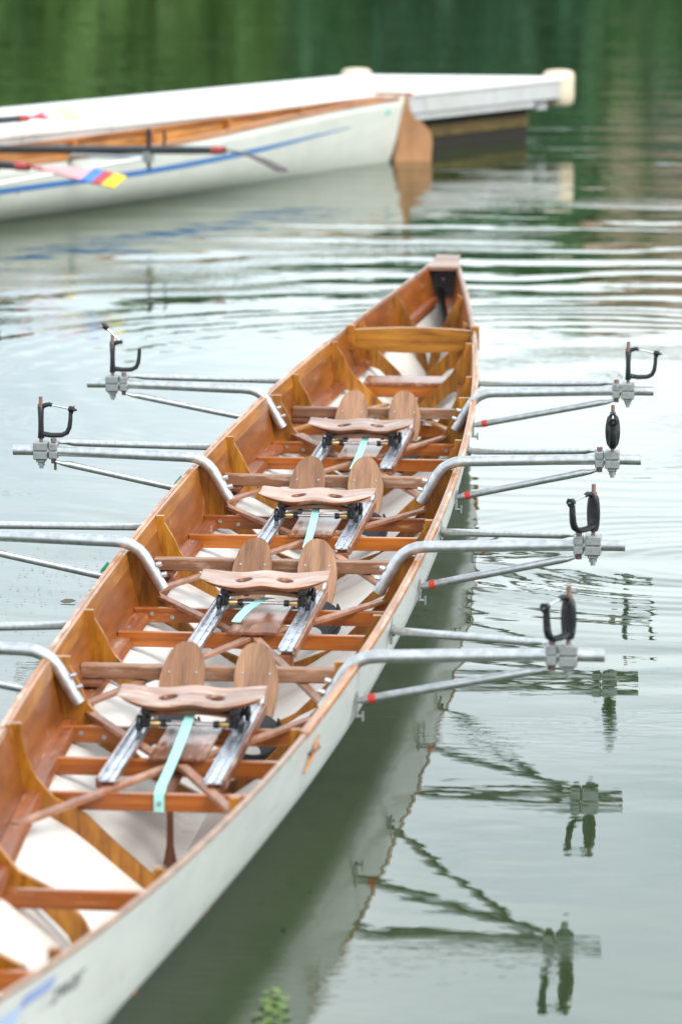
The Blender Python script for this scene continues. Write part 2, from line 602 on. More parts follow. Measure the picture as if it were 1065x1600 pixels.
def woodland():
    rnd = random.Random(11)
    m = MB()
    for row, (y0, hh) in enumerate(((83, 6.0), (91, 8.7), (99, 9.9))):
        x = -62
        while x < 62:
            rx = rnd.uniform(3.0, 5.0)
            h = hh * rnd.uniform(.82, 1.14)
            cx, cy = x + rnd.uniform(-1, 1), y0 + rnd.uniform(-1.5, 1.5)
            vs, fs = [], []
            m.tube([(cx, cy, .2), (cx + .1, cy, h * .45), (cx, cy, h * .8)], [.28, .2, .06], 6)
            lobes = [(cx + rnd.uniform(-.6, .6) * rx, cy + rnd.uniform(-.4, .4) * rx, h * rnd.uniform(.25, .82), rnd.uniform(.45, .7) * rx) for _ in range(9)]
            lobes.append((cx, cy, h - .55 * rx, .55 * rx))
            for (lx, ly, lz, lr) in lobes:
                for _ in range(210):
                    a, u = rnd.uniform(0, 2 * math.pi), rnd.uniform(-1, 1)
                    q = math.sqrt(1 - u * u)
                    rr = lr * rnd.uniform(.7, 1.08)
                    p = Vector((lx + rr * q * math.cos(a), ly + rr * q * math.sin(a), max(.3, lz + rr * u)))
                    d1 = Vector((rnd.uniform(-1, 1), rnd.uniform(-1, 1), rnd.uniform(-1, 1))).normalized()
                    d2 = d1.cross(Vector((rnd.uniform(-1, 1), rnd.uniform(-1, 1), rnd.uniform(-1, 1)))).normalized()
                    s = rnd.uniform(.19, .42)
                    o = len(vs)
                    vs += [p + d1 * s, p + d2 * s * .7, p - d1 * s, p - d2 * s * .7]
                    fs.append((o, o + 1, o + 2, o + 3))
            m.add(vs, fs)
            x += rx * 1.05
    # undergrowth along the water's edge
    vs, fs = [], []
    for _ in range(16000):
        p = Vector((rnd.uniform(-62, 62), rnd.uniform(80, 84), rnd.uniform(.2, 3.0)))
        d1 = Vector((rnd.uniform(-1, 1), rnd.uniform(-1, 1), rnd.uniform(-1, 1))).normalized()
        d2 = d1.cross(Vector((rnd.uniform(-1, 1), rnd.uniform(-1, 1), rnd.uniform(-1, 1)))).normalized()
        s = rnd.uniform(.19, .42)
        o = len(vs)
        vs += [p + d1 * s, p + d2 * s * .7, p - d1 * s, p - d2 * s * .7]
        fs.append((o, o + 1, o + 2, o + 3))
    m.add(vs, fs)
    o = m.build('far_woodland', leaf_mat())
    tag(o, 'dense green wood on the far bank, seen as its reflection', 'woodland', kind='stuff')


woodland()


def house():  # guessed building, added out of view for the beige reflection in the lake
    wall = plain('sandy_render', (0.48, 0.38, 0.27), .85, 0, .12, .8)
    roof = plain('clay_roof', (0.26, 0.15, 0.10), .85, 0, .3, 3)
    glass = plain('window_glass', (0.03, 0.035, 0.04), .1)
    o = empty('house', (3.2, 86.5, .6))
    tag(o, 'guessed sandy house with a clay roof, unseen, added on the far bank for its beige reflection', 'house')
    MB().box((0, 2.5, 3.7), (11, 5, 7.4), None, .02).build('wall', wall, o)
    r_ = MB().prism([(-3.0, 7.41), (3.0, 7.41), (0, 9.2)], (0, 2.5, 0), (0, 1, 0), (0, 0, 1), (1, 0, 0), 11.8)
    r_.build('roof', roof, o)
    for x in (-4, -1.4, 1.4, 4):
        for z in (2.0, 5.0):
            MB().box((x, -.03, z), (1.1, .08, 1.5), None, .01).build('window', glass, o)


house()

# ------------------------------------------------------------------ the quad scull
GW = [.05314, -.15753, .12432, -.27563, .18683, .34072]
GH = [6.26e-05, -7.258e-04, 4.6839e-03, -.0118473, .2845855]
BOW, STERN = -3.40, 7.45


def w_(y):
    return max(.022 if y < 0 else .044, float(np.polyval(GW, y / 5)))


def h_(y):
    return float(np.polyval(GH, y))


def sm(x, a, b):
    t = min(1, max(0, (x - a) / (b - a)))
    return t * t * (3 - 2 * t)


def k_(y):
    return -.066 + .16 * sm(y, 5.4, 7.6) + .30 * sm(-y, 2.3, 3.5) ** 1.5


SEC = [(1, 1), (.985, .9), (.965, .79), (.945, .68), (.922, .585), (.895, .545), (.84, .52), (.74, .48), (.6, .40), (.45, .305), (.30, .20), (.15, .097), (.06, .036), (0, 0)]


def sec(y, i, inset=0.0):
    u, v = SEC[i]
    b = .35 * sm(-y, -.2, 2.2) + .25 * sm(y, 5.2, 7.2)
    u = u * (1 - b) + b * (v ** .8)
    w, h, k = w_(y), h_(y), k_(y)
    return u * w, k + v * (h - k)


def prof(y, z):
    """half-width of the outer skin at height z"""
    pts = [sec(y, i) for i in range(len(SEC))]
    for (x0, z0), (x1, z1) in zip(pts, pts[1:]):
        if z1 <= z <= z0:
            return x1 + (x0 - x1) * (z - z1) / max(1e-6, z0 - z1)
    return pts[0][0] if z > pts[0][1] else 0.0


TH = .008
boat = empty('rowing_boat', (0.008, 0, 0))
tag(boat, 'long narrow wooden rowing boat with four sliding seats, silver riggers and white painted hull', 'rowing boat')
B = boat
YS = list(np.linspace(BOW, STERN, 110))


def hull():
    m = MB()
    vs, fs = [], []
    n = len(SEC)
    ring = []
    for y in YS:
        out = [sec(y, i) for i in range(n)]
        row = [(x, y, z) for x, z in out] + [(-x, y, z) for x, z in out[-2::-1]]
        nr = len(row)
        inn = []
        for i, (x, _, z) in enumerate(row):
            s = 1 if x > 0 else -1
            xi = s * max(0, abs(x) - TH)
            kz = z + TH if abs(x) < .2 and z < .2 else z + TH * .4
            if i in (0, nr - 1): kz = z
            inn.append((xi, y, kz))
        ring.append(row + inn[::-1])
    N = len(ring[0])
    for r_ in ring: vs += r_
    for j in range(len(YS) - 1):
        for i in range(N):
            i2 = (i + 1) % N
            fs.append((j * N + i, j * N + i2, (j + 1) * N + i2, (j + 1) * N + i))
    m.add(vs, fs, True)
    nr = N // 2
    e = (len(YS) - 1) * N
    m.add(vs, [tuple(e + i for i in range(nr)), tuple(range(nr))[::-1]])
    o = m.build('hull', [M['hull_out'], M['inner']], B)
    me = o.data
    c = set(range(nr, N))
    for p in me.polygons:
        vi = [v % N for v in p.vertices]
        if all(v >= nr for v in vi):
            p.material_index = 1
    # keep the sheer edge crisp
    me.polygons.foreach_set("use_smooth", [True] * len(me.polygons))
    for e_ in me.edges:
        a, b_ = (v % N for v in e_.vertices)
        if {a, b_} & {0, nr - 1, nr, N - 1}:
            if a in (0, nr - 1, nr, N - 1) and b_ in (0, nr - 1, nr, N - 1):
                e_.use_edge_sharp = True
    return o


hull()


def side_strip(name, y0, y1, fz_hi, fz_lo, d_out, d_in, mat, n=60, parent=B, both=True):
    """a plank along each side between two heights, d_out / d_in inside the outer skin"""
    for s in ((1, -1) if both else (1,)):
        pa, pb, qa, qb = [], [], [], []
        for y in np.linspace(y0, y1, n):
            zt, zb = fz_hi(y), fz_lo(y)
            xt, xb = prof(y, zt), prof(y, zb)
            pa.append((s * max(.002, xt - d_out), y, zt))
            pb.append((s * max(.001, xt - d_in), y, zt))
            qa.append((s * max(.002, xb - d_out), y, zb))
            qb.append((s * max(.001, xb - d_in), y, zb))
        MB().strip(pa, pb, qa, qb).build(name, mat, parent)


# mahogany inner side panels, gunwale cap, inwale, riser
side_strip('side_panel', BOW + .35, 7.17, lambda y: h_(y) - .004, lambda y: h_(y) - .15, TH + .0015, TH + .006, M['panel'])
side_strip('gunwale', -.74, 5.285, lambda y: h_(y) + .005, lambda y: h_(y) - .008, -.002, .0075, M['gunwale'], 90)
for ya, yb in ((BOW + .1, -.744), (5.289, 7.40)):
    side_strip('edge_strip', ya, yb, lambda y: h_(y) + .003, lambda y: h_(y) - .004, -.001, .0095, M['decktop'], 50)
side_strip('inwale', -.72, 5.27, lambda y: h_(y) + .004, lambda y: h_(y) - .034, .0085, .0170, M['inwale'], 80)


def ztop_riser(y): return h_(y) - .132 + .03 * sm(y, 5.5, 7)


side_strip('riser', BOW + .5, 7.1, ztop_riser, lambda y: ztop_riser(y) - .018, TH + .008, TH + .040, M['riser'])

# keelson batten
pa, pb, qa, qb = [], [], [], []
for y in np.linspace(BOW + .7, 7.2, 50):
    z = k_(y) + TH
    pa.append((-.016, y, z + .016)); pb.append((.016, y, z + .016)); qa.append((-.018, y, z - .002)); qb.append((.018, y, z - .002))
MB().strip(pa, pb, qa, qb).build('keelson', M['inner'], B)

# ---- frames: knee at each side and a rib across the bottom
FRAMES = [-2.62, -1.98, -1.36, -.70, .026, .585, 1.376, 1.90, 2.726, 3.25, 4.076, 4.52, 5.27, 5.78, 6.45]


def frame(y):
    w, h, k = w_(y), h_(y), k_(y)
    f = 1.0 if w > .12 else .8
    zr = ztop_riser(y)
    stout = .017 if any(abs(y - q - .026) < .02 for q in (0, 1.35, 2.7, 4.05)) else 0.0
    inner = [(w - .034 * f - .004, h + .0045), (w - .038 * f, h - .012), (w - .064 * f, h - .055), (w - .083 * f, h - .097), (w - .120 * f, h - .134), (w - .165 * f, h - .178), (w - .22 * f, h - .232)]
    if y < -.5:
        inner[2:5] = [(w - .046, h - .055), (w - .062, h - .098), (w - .100, h - .145)]
    inner = [(a - stout * (1 - i / 6), b) for i, (a, b) in enumerate(inner)]
    inner = [q for q in inner if q[0] > .012]
    zc = k + TH + .044
    ix, iz = inner[-1]
    if iz < zc + .02:
        inner = [p for p in inner if p[1] > zc + .03]
        ix, iz = inner[-1]
    m = MB()
    ny = .017
    # outer edge follows the skin
    outer = []
    for z in np.linspace(h - .011, k + TH + .004, 16):
        outer.append((max(.0, prof(y, z) - TH - .0075 if z > h - .15 else prof(y, z) - TH - .001), z))
    outer[-1] = (0, outer[-1][1])
    mid = [(ix + (0 - ix) * t, iz + (zc - iz) * t) for t in (.25, .5, .75, 1.0)]
    outer = [(w - .0185, h + .0045), (w - .0185, h - .036)] + [p for p in outer if p[1] < h - .036] if y < 5.3 else outer
    # below the knee the rib is a slim member on the skin
    lo = [q for q in inner + mid if q[1] < h - .125]
    keep = [q for q in outer if q[1] >= h - .150]
    slim = []
    for (a, b) in lo:
        zo = b - .030
        if zo < k + TH + .003: zo = k + TH + .003
        if keep and zo >= keep[-1][1]: continue
        slim.append((max(0, min(a + .030, prof(y, zo) - TH - .001)) if a > 0 else 0.0, zo))
    if slim:
        slim[-1] = (0.0, slim[-1][1])
        outer = keep + slim
    poly = inner + mid + outer[::-1]
    for s in (1, -1):
        P = poly if s > 0 else [(-a, b) for a, b in poly][::-1]
        # triangulated fan strips: build as quads between inner chain and outer chain for clean faces
        ch_i = inner + mid
        ch_o = outer
        n = 24
        def resample(ch):
            d = [0]
            for a, b in zip(ch, ch[1:]): d.append(d[-1] + math.hypot(b[0] - a[0], b[1] - a[1]))
            out = []
            for t in np.linspace(0, d[-1], n):
                i = max(0, min(len(ch) - 2, int(np.searchsorted(d, t, 'right')) - 1))
                q = (t - d[i]) / max(1e-9, d[i + 1] - d[i])
                out.append((ch[i][0] + (ch[i + 1][0] - ch[i][0]) * q, ch[i][1] + (ch[i + 1][1] - ch[i][1]) * q))
            return out
        a, b = resample(ch_i), resample(ch_o)
        pa = [(s * x, y - ny / 2, z) for x, z in a]; pb = [(s * x, y - ny / 2, z) for x, z in b]
        qa = [(s * x, y + ny / 2, z) for x, z in a]; qb = [(s * x, y + ny / 2, z) for x, z in b]
        m.strip(pa, pb, qa, qb)
    return m.build('rib_frame', M['knee'], B)


for y in FRAMES:
    frame(y)


def inner_x(y, z): return prof(y, z) - TH - .002


def beam(y, ztop, hgt=.036, th=.020, x0=None, x1=None, mat='beamX', name='cross_beam', bolts=True, bevel_ends=0):
    xr = inner_x(y, ztop - .004) - .010
    x0 = -xr if x0 is None else x0
    x1 = xr if x1 is None else x1
    m = MB()
    m.box(((x0 + x1) / 2, y, ztop - hgt / 2), (x1 - x0, th, hgt), None, .002)
    o = m.build(name, M[mat], B)
    if bolts:
        for bx, bz in ((x0 + .045, .40), (x0 + .095, .62), (x1 - .045, .5)):
            MB().tube([(bx, y - th / 2 - .002, ztop - hgt * bz), (bx, y - th / 2 + .003, ztop - hgt * bz)], .0055, 8).build('bolt', M['cast'], o)
    return o


ST = [0.0, 1.35, 2.70, 4.05]      # the four rowing stations, bow to stern
ZB = .156
for y in ST:
    beam(y - .065, ZB)
    beam(y - .37, ZB, bolts=False)
beam(-.675, ZB, bolts=False)
beam(-1.43, .150, bolts=False)
beam(-2.02, .16, bolts=False)
beam(4.44, .145, bolts=False)
beam(6.40, .192, hgt=.026, x0=-.112, x1=.112, bolts=False)


# ---- stretcher bar with two footboards and heel cups
def stretcher(ys):
    y = ys + .385
    x = inner_x(y, .17) - .004
    m = MB()
    m.box((0, y, .183), (2 * x, .036, .032), None, .003)
    bar = m.build('stretcher_bar', M['bar'], B)
    for s in (1, -1):
        MB().box((s * (x - .028), y + .0, .1605), (.05, .10, .012), None, .002).build('bar_rack', M['dark'], bar)
    for s in (1, -1):
        top = Vector((s * .077, ys + .385, .252))
        bot = Vector((s * .094, ys + .215, .050))
        d = (top - bot)
        ln = d.length
        ey = d.normalized()
        ex = Vector((1, 0, 0))
        ez = ex.cross(ey).normalized()
        poly = []
        n = 40
        for i in range(n):
            a = 2 * math.pi * i / n
            yy = math.sin(a)
            t = (yy + 1) / 2                       # 0 heel .. 1 toe
            ww = .034 + .018 * sm(t, .1, .7)
            cc = math.cos(a)
            poly.append((ww * math.copysign(abs(cc) ** .8, cc), ln * (.5 + .5 * math.copysign(abs(yy) ** .95, yy))))
        fb = MB().prism(poly, bot, ex, ey, ez, .011).build('footboard', M['foot'], B)
        for px in (.036, -.036):
            sc_ = MB()
            q = bot + ey * ln * .70 + ex * px * .85
            sc_.tube([q - ez * .0075, q + ez * .0068], .003, 8)
            sc_.build('screw', M['cast'], fb)
        # heel cup: rubber shell with a closed back, pale insole showing low down
        face = ez if ez.y < 0 else -ez
        hc = bot + ey * .024 - ex * (s * .002)
        n = 20
        vs, fs = [], []
        for i in range(n + 1):
            a = math.radians(150) + math.radians(240) * i / n
            e = ex * math.cos(a) + ey * math.sin(a)
            for rr, dd in ((.064, .004), (.066, .040), (.061, .042), (.058, .010)):
                vs.append(hc + e * rr + face * dd)
        for i in range(n):
            for q in range(4):
                q2 = (q + 1) % 4
                fs.append((i * 4 + q, i * 4 + q2, i * 4 + 4 + q2, i * 4 + 4 + q))
        cup = MB().add(vs, fs, True)
        pad = [(.064 * math.cos(2 * math.pi * i / 24), .060 * math.sin(2 * math.pi * i / 24)) for i in range(24)]
        cup.prism(pad, hc + face * .0085, ex, ey, face, .006)
        cup.build('heel_cup', M['rubber'], fb)
        pad2 = [(.030 * math.cos(2 * math.pi * i / 20), .018 * math.sin(2 * math.pi * i / 20)) for i in range(20)]
        MB().prism(pad2, hc + face * .014 - ey * .040 - ex * .016, ex, ey, face, .005).build('heel_pad', M['heelpad'], fb)


for y in ST:
    stretcher(y)


# ---- sliding seat
def seat(ys, dy, rz=0.0):
    cy = ys + dy
    NU, NV = 72, 40
    def plan(u, v):
        x = .157 * u
        half_f = .092 * (1 - .55 * abs(u) ** 3.2) - .016 * math.exp(-(u / .25) ** 2)
        half_b = .086 * (1 - .45 * abs(u) ** 3.0)
        y = v * (half_b if v > 0 else half_f)
        return x, y
    def ztop(u, v):
        z = .015 * abs(u) ** 2.6 + .006 * math.exp(-(u / .26) ** 2) * (1 if v > 0 else .75)
        z -= .006 * math.exp(-((abs(u) - .42) / .22) ** 2 - (v / .75) ** 2)
        z += .007 * max(0, v) ** 2
        return z
    tops, bots = {}, {}
    hole = lambda x, y: ((abs(x) - .050) / .021) ** 2 + ((y + .004) / .027) ** 2
    for i in range(NU + 1):
        for j in range(NV + 1):
            u, v = -1 + 2 * i / NU, -1 + 2 * j / NV
            x, y = plan(u, v)
            ed = max(abs(u) ** 6, abs(v) ** 6)
            zt = ztop(u, v) - .007 * ed
            th = .0165 * (1 - .55 * abs(u) ** 3) * (1 - .25 * ed)
            zb = zt - th
            inset = 1 - .05 * ed
            tops[i, j] = [x, y, zt]
            bots[i, j] = [x * (1 - .06 * ed), y * (1 - .14 * ed), zb - .004 * (1 - ed)]
    kept = set()
    for i in range(NU):
        for j in range(NV):
            a = [tops[i + p, j + q] for p, q in ((0, 0), (1, 0), (1, 1), (0, 1))]
            cxm, cym = sum(p[0] for p in a) / 4, sum(p[1] for p in a) / 4
            if hole(cxm, cym) > 1: kept.add((i, j))
    # snap the rim of the holes onto the ellipse
    for i in range(1, NU):
        for j in range(1, NV):
            st = [((i + p, j + q) in kept) for p, q in ((-1, -1), (0, -1), (-1, 0), (0, 0))]
            if any(st) and not all(st):
                for D in (tops, bots):
                    p = D[i, j]
                    sx = 1 if p[0] > 0 else -1
                    q = math.sqrt(max(.05, hole(p[0], p[1])))
                    p[0] = sx * .050 + (p[0] - sx * .050) / q
                    p[1] = -.004 + (p[1] + .004) / q
    vs, idx = [], {}
    c, s_ = math.cos(rz), math.sin(rz)
    for key, D in (('t', tops), ('b', bots)):
        for ij, p in D.items():
            idx[key, ij] = len(vs)
            vs.append((p[0] * c - p[1] * s_ - .004, cy + p[0] * s_ + p[1] * c, .236 + p[2]))
    fs = []
    for (i, j) in kept:
        q = [(i, j), (i + 1, j), (i + 1, j + 1), (i, j + 1)]
        fs.append(tuple(idx['t', a] for a in q))
        fs.append(tuple(idx['b', a] for a in q[::-1]))
        for a, b_, nb in ((q[0], q[1], (i, j - 1)), (q[1], q[2], (i + 1, j)), (q[2], q[3], (i, j + 1)), (q[3], q[0], (i - 1, j))):
            if nb not in kept:
                fs.append((idx['t', b_], idx['t', a], idx['b', a], idx['b', b_]))
    m = MB().add(vs, fs, True)
    top = m.build('seat', [M['seat'], M['seat_edge']], B)
    nt = len(tops)
    for p_ in top.data.polygons:
        if any(q >= nt for q in p_.vertices):
            p_.material_index = 1
    top.data.update()
    # undercarriage
    for sx in (1, -1):
        fr = MB()
        for sy in (-.062, .062):
            fr.box((sx * .096, cy + sy, .2035), (.010, .022, .044), None, .002)
            fr.box((sx * .088, cy + sy, .193), (.008, .030, .020), None, .002)
        fr.box((sx * .094, cy, .2165), (.020, .15, .012), None, .002)
        fr.build('undercarriage', M['black'], top)
    for sy in (-.062, .062):
        MB().tube([(-.112, cy + sy, .189), (.112, cy + sy, .189)], .0038, 8).build('axle', M['steel'], top)
    for sy in (-.062, .062):
        for sx in (1, -1):
            MB().tube([(sx * .084, cy + sy, .189), (sx * .070, cy + sy, .189), (sx * .062, cy + sy, .189)], [.0075, .0075, .005], 8).build('collar', M['brass'], top)
    for sy in (-.062, .062):
        for sx in (1, -1):
            MB().tube([(sx * .062, cy + sy, .189), (sx * .050, cy + sy, .189)], .0082, 8).build('bushing', M['black'], top)
    for sx in (1, -1):
        for sy in (-.062, .062):
            wv = MB()
            x = sx * .1085
            wv.tube([(x - .005, cy + sy, .189), (x - .0035, cy + sy, .189), (x + .0035, cy + sy, .189), (x + .005, cy + sy, .189)], [.0165, .0185, .0185, .0165], 16)
            wv.tube([(x - .0065, cy + sy, .189), (x + .0065, cy + sy, .189)], .007, 10)
            wv.build('wheel', M['black'], top)
    # curved wooden batten under the seat
    pa, pb, qa, qb = [], [], [], []
    for t in np.linspace(-1, 1, 12):
        x, z = .088 * t, .210 - .008 * (t * t) + .006
        pa.append((x, cy - .050, z)); pb.append((x, cy - .020, z)); qa.append((x, cy - .050, z - .009)); qb.append((x, cy - .020, z - .009))
    MB().strip(pa, pb, qa, qb).build('seat_batten', M['bar'], top)


SEAT_DY = [-.115, -.09, -.175, -.225]
for y, d, rz in zip(ST, SEAT_DY, (.03, .02, -.02, .01)):
    seat(y, d, rz)


# ---- slide rails on wooden bearers
def rails(ys):
    y0, y1 = ys - .645, ys + .10
    for s in (1, -1):
        x = s * .1075
        be = MB().box((x, (y0 + y1) / 2 + .005, ZB + .0065), (.024, y1 - y0 - .01, .012), None, .001)
        be.box((x, y0 + .012, ZB - .010), (.034, .02, .028), None, .002)
        br = be.build('rail_bearer', M['bearer'], B)
        z = ZB + .0135
        prof_ = [(-.018, .010), (-.018, 0), (.018, 0), (.018, .010), (.0155, .010), (.0155, .0025), (.0035, .0025), (.0022, .0055), (-.0022, .0055), (-.0035, .0025), (-.0155, .0025), (-.0155, .010)]
        MB().prism(prof_, (x, (y0 + y1) / 2, z), (1, 0, 0), (0, 0, 1), (0, 1, 0), y1 - y0).build('slide_rail', M['rails'], br)
        MB().tube([(x + .017 * s, y1 - .03, z + .012), (x + .017 * s, y1 - .012, z + .020), (x + .017 * s, y1, z + .020)], .005, 8).build('rail_stop', M['steel'], br)
        MB().bar((x + .021 * s, y0 + .005, ZB + .010), (x + .021 * s, y1, ZB + .010), .007, .022).build('side_batten', M['bearer'], br)


for y in ST:
    rails(y)
    # plank on the beams between the rails
    MB().box((0, y - .215, ZB + .0045), (.118, .36, .009), None, .002).build('foot_plank', M['plank'], B)

# ---- thin diagonal braces
def braces(ys, first=False, last=False):
    f = inner_x(ys + .05, .165) - .045
    for s in (1, -1):
        MB().bar((s * f, ys + .06, .166), (s * .012, ys - .385, .147), .022, .010).build('brace', M['brace'], B)
        if not last:
            MB().bar((s * f, ys + .10, .1665), (s * .012, ys + .955, .147), .020, .010).build('brace', M['brace'], B)
        else:
            MB().bar((s * f, ys + .10, .1665), (s * .012, ys + .80, .150), .020, .010).build('brace', M['kneeX'], B)
        if first:
            MB().bar((s * .232, ys - 1.02, .168), (s * .012, ys - .395, .147), .022, .011).build('brace', M['brace'], B)


for i, y in enumerate(ST):
    braces(y, i == 0, i == 3)

# centre posts under the beams
for y in [ST[0] - .50] + [s - .37 for s in ST[1:]]:
    z0 = k_(y) + TH + .014
    m = MB()
    m.tube([(0, y, z0), (0, y, z0 + .02), (0, y, z0 + .05), (0, y, ZB - .037)], [.017, .013, .0075, .0065], 8, flat=[(1, .8)] * 4)
    m.build('centre_post', M['dark'], B)
MB().box((0, -.52, ZB - .030), (.022, .28, .014), None, .002).build('centre_spine', M['dark'], B)

# ---- turquoise straps
def ribbon(pts, wd, name='strap', mat='strap', th=.0016):
    pts = [Vector(p) for p in pts]
    pa, pb, qa, qb = [], [], [], []
    for i, p in enumerate(pts):
        t = (pts[min(i + 1, len(pts) - 1)] - pts[max(i - 1, 0)]).normalized()
        s = Vector((1, 0, 0))
        s = (s - t * s.dot(t)).normalized()
        n = s.cross(t)
        pa.append(p - s * wd / 2 + n * th / 2); pb.append(p + s * wd / 2 + n * th / 2)
        qa.append(p - s * wd / 2 - n * th / 2); qb.append(p + s * wd / 2 - n * th / 2)
    return MB().strip(pa, pb, qa, qb).build(name, M[mat], B)


def sag(a, b, n=10, d=.006):
    a, b = Vector(a), Vector(b)
    return [a.lerp(b, t) - Vector((0, 0, d * 4 * t * (1 - t))) for t in np.linspace(0, 1, n)]


s4 = ribbon(sag((-.002, -.15, .205), (.004, -.655, .166)) + [Vector((.004, -.668, .1595)), Vector((.004, -.6885, .1575)), Vector((.004, -.6895, .148)), Vector((.004, -.6893, .121))], .021)
MB().tube([(.004, -.6895, .138), (.004, -.692, .138)], .005, 8).build('strap_screw', M['cast'], s4)
ribbon(sag((-.004, 2.51, .205), (.010, 2.10, .166)), .020)
ribbon(sag((.014, 3.80, .205), (.010, 3.42, .166)), .020)
# the loose one at the second seat from the bow curls over the plank
ribbon([(.012, 1.27, .186), (.002, 1.245, .193), (-.012, 1.20, .192), (-.030, 1.15, .186), (-.044, 1.09, .177), (-.050, 1.05, .1695)], .022)
ribbon([(.004, 2.74, .150), (.004, 2.69, .153), (.004, 2.66, .150)], .02)

# ---- coxswain's seat, backrest and stern deck
m = MB()
xr = inner_x(5.36, .13) - .03
m.box((.005, 5.40, .1505), (.275, .17, .014), None, .003)
cs = m.build('cox_seat', M['plank'], B)
beam(5.325, .143, hgt=.036, x0=-.135, x1=.145, bolts=False)
lg = MB()
for s in (1, -1):
    MB().bar((s * .10, 5.34, .108), (s * .05, 5.34, .01), .018, .02, (0, 1, 0)).build('seat_leg', M['dark'], cs)
poly = []
for t in np.linspace(-1, 1, 25):
    poly.append((.212 * t, .298 + .010 * (1 - t * t)))
for t in np.linspace(1, -1, 25):
    poly.append((.212 * t, .252 - .030 * math.sqrt(max(0, 1 - abs(t) ** 2.2)) if abs(t) < .999 else .246))
pb_ = MB().prism(poly, (.012, 5.60, 0), (1, 0, 0), (0, 0, 1), (0, 1, 0), .026)
bkr = pb_.build('backrest', M['kneeX'], B)
for s in (1, -1):
    MB().box((.012 + s * .212, 5.60, .272), (.026, .045, .088), None, .004).build('backrest_bracket', M['kneeX'], bkr)
# stern deck
vs = []
dk = MB()
pa, pb, qa, qb = [], [], [], []
for y in np.linspace(7.14, 7.455, 8):
    z = h_(y) + .005
    pa.append((-w_(y) - .001, y, z)); pb.append((w_(y) + .001, y, z)); qa.append((-w_(y) - .001, y, z - .013)); qb.append((w_(y) + .001, y, z - .013))
dk.strip(pa, pb, qa, qb).build('stern_deck', M['decktop'], B)
_w = w_(7.18) - .012
MB().prism([(-_w, h_(7.18) - .014), (_w, h_(7.18) - .014), (_w * .92, h_(7.18) - .062), (_w * .5, h_(7.18) - .076), (-_w * .5, h_(7.18) - .076), (-_w * .92, h_(7.18) - .062)], (0, 7.18, 0), (1, 0, 0), (0, 0, 1), (0, 1, 0), .012).build('stern_opening_shade', M['rubber'], B)  # black sheet painting the shade of the opening under the stern deck
MB().tube([(0, 7.176, h_(7.18) - .045), (0, 7.170, h_(7.18) - .045)], .006, 10).build('stern_eyelet', M['rust'], B)


# ---- riggers
def oarlock(px, y, z, ang, parent, openk=False):
    c, s = math.cos(ang), math.sin(ang)
    O = Vector((px, y, z))
    ex, ey, ez = Vector((c, s, 0)), Vector((-s, c, 0)), Vector((0, 0, 1))
    g = MB()
    # back plate: oval cross-sections up the pin
    n, k = 14, 12
    vs, fs = [], []
    for i in range(n + 1):
        t = i / n
        hw = .011 + .0095 * max(0, math.sin(math.pi * t)) ** .55
        th = .0095 - .002 * math.sin(math.pi * t)
        off = 0.0
        for q in range(k):
            a = 2 * math.pi * q / k
            vs.append(O + ex * (th * math.cos(a) - off) + ey * (hw * math.sin(a)) + ez * (.004 + .088 * t))
    for i in range(n):
        for q in range(k):
            q2 = (q + 1) % k
            fs.append((i * k + q, i * k + q2, (i + 1) * k + q2, (i + 1) * k + q))
    g.add(vs, fs, True)
    g.add(vs[:k], [tuple(range(k))]); g.add(vs[-k:], [tuple(range(k))])
    # bottom arm and outer arm
    path = [(.004, .016), (.03, .012), (.058, .013), (.072, .020), (.079, .034), (.082, .055), (.083, .078)]
    g.tube([O + ex * a + ez * b for a, b in path], [.0088, .0084, .0082, .0082, .0078, .0072, .0066], 10,
           flat=[(1.25, .85)] * 7)
    # lever on top
    lever = [(.0, .090), (.012, .096), (.024, .099), (.031, .096)]
    g.tube([O + ex * a + ez * b for a, b in lever], [.008, .0065, .006, .006], 8)
    ol = g.build('oarlock', M['gate'], parent)
    k_end = [(.027, .097), (.088, .085)] if not openk else [(.024, .100), (-.022, .146)]
    a, b_ = (O + ex * p[0] + ez * p[1] for p in k_end)
    MB().tube([a, b_], .0026, 8).build('keeper_rod', M['steel'], parent)
    d = (b_ - a).normalized()
    nt = MB()
    nt.tube([b_ - d * .012, b_ - d * .009, b_ + d * .002], [.0055, .0085, .0085], 8)
    nt.tube([b_ + d * .002, b_ + d * .004], .0125, 6)
    nt.tube([b_ + d * .004, b_ + d * .013], [.0055, .002], 8)
    nt.build('keeper_nut', M['black'], parent)
    pn = MB()
    pn.tube([O + ez * -.02, O + ez * .10], .0052, 8)
    pn.tube([O + ez * .092, O + ez * .1005], .0085, 6)
    pn.tube([O + ez * .1005, O + ez * .120], .0052, 8)
    pn.build('pin', M['rust'], parent)


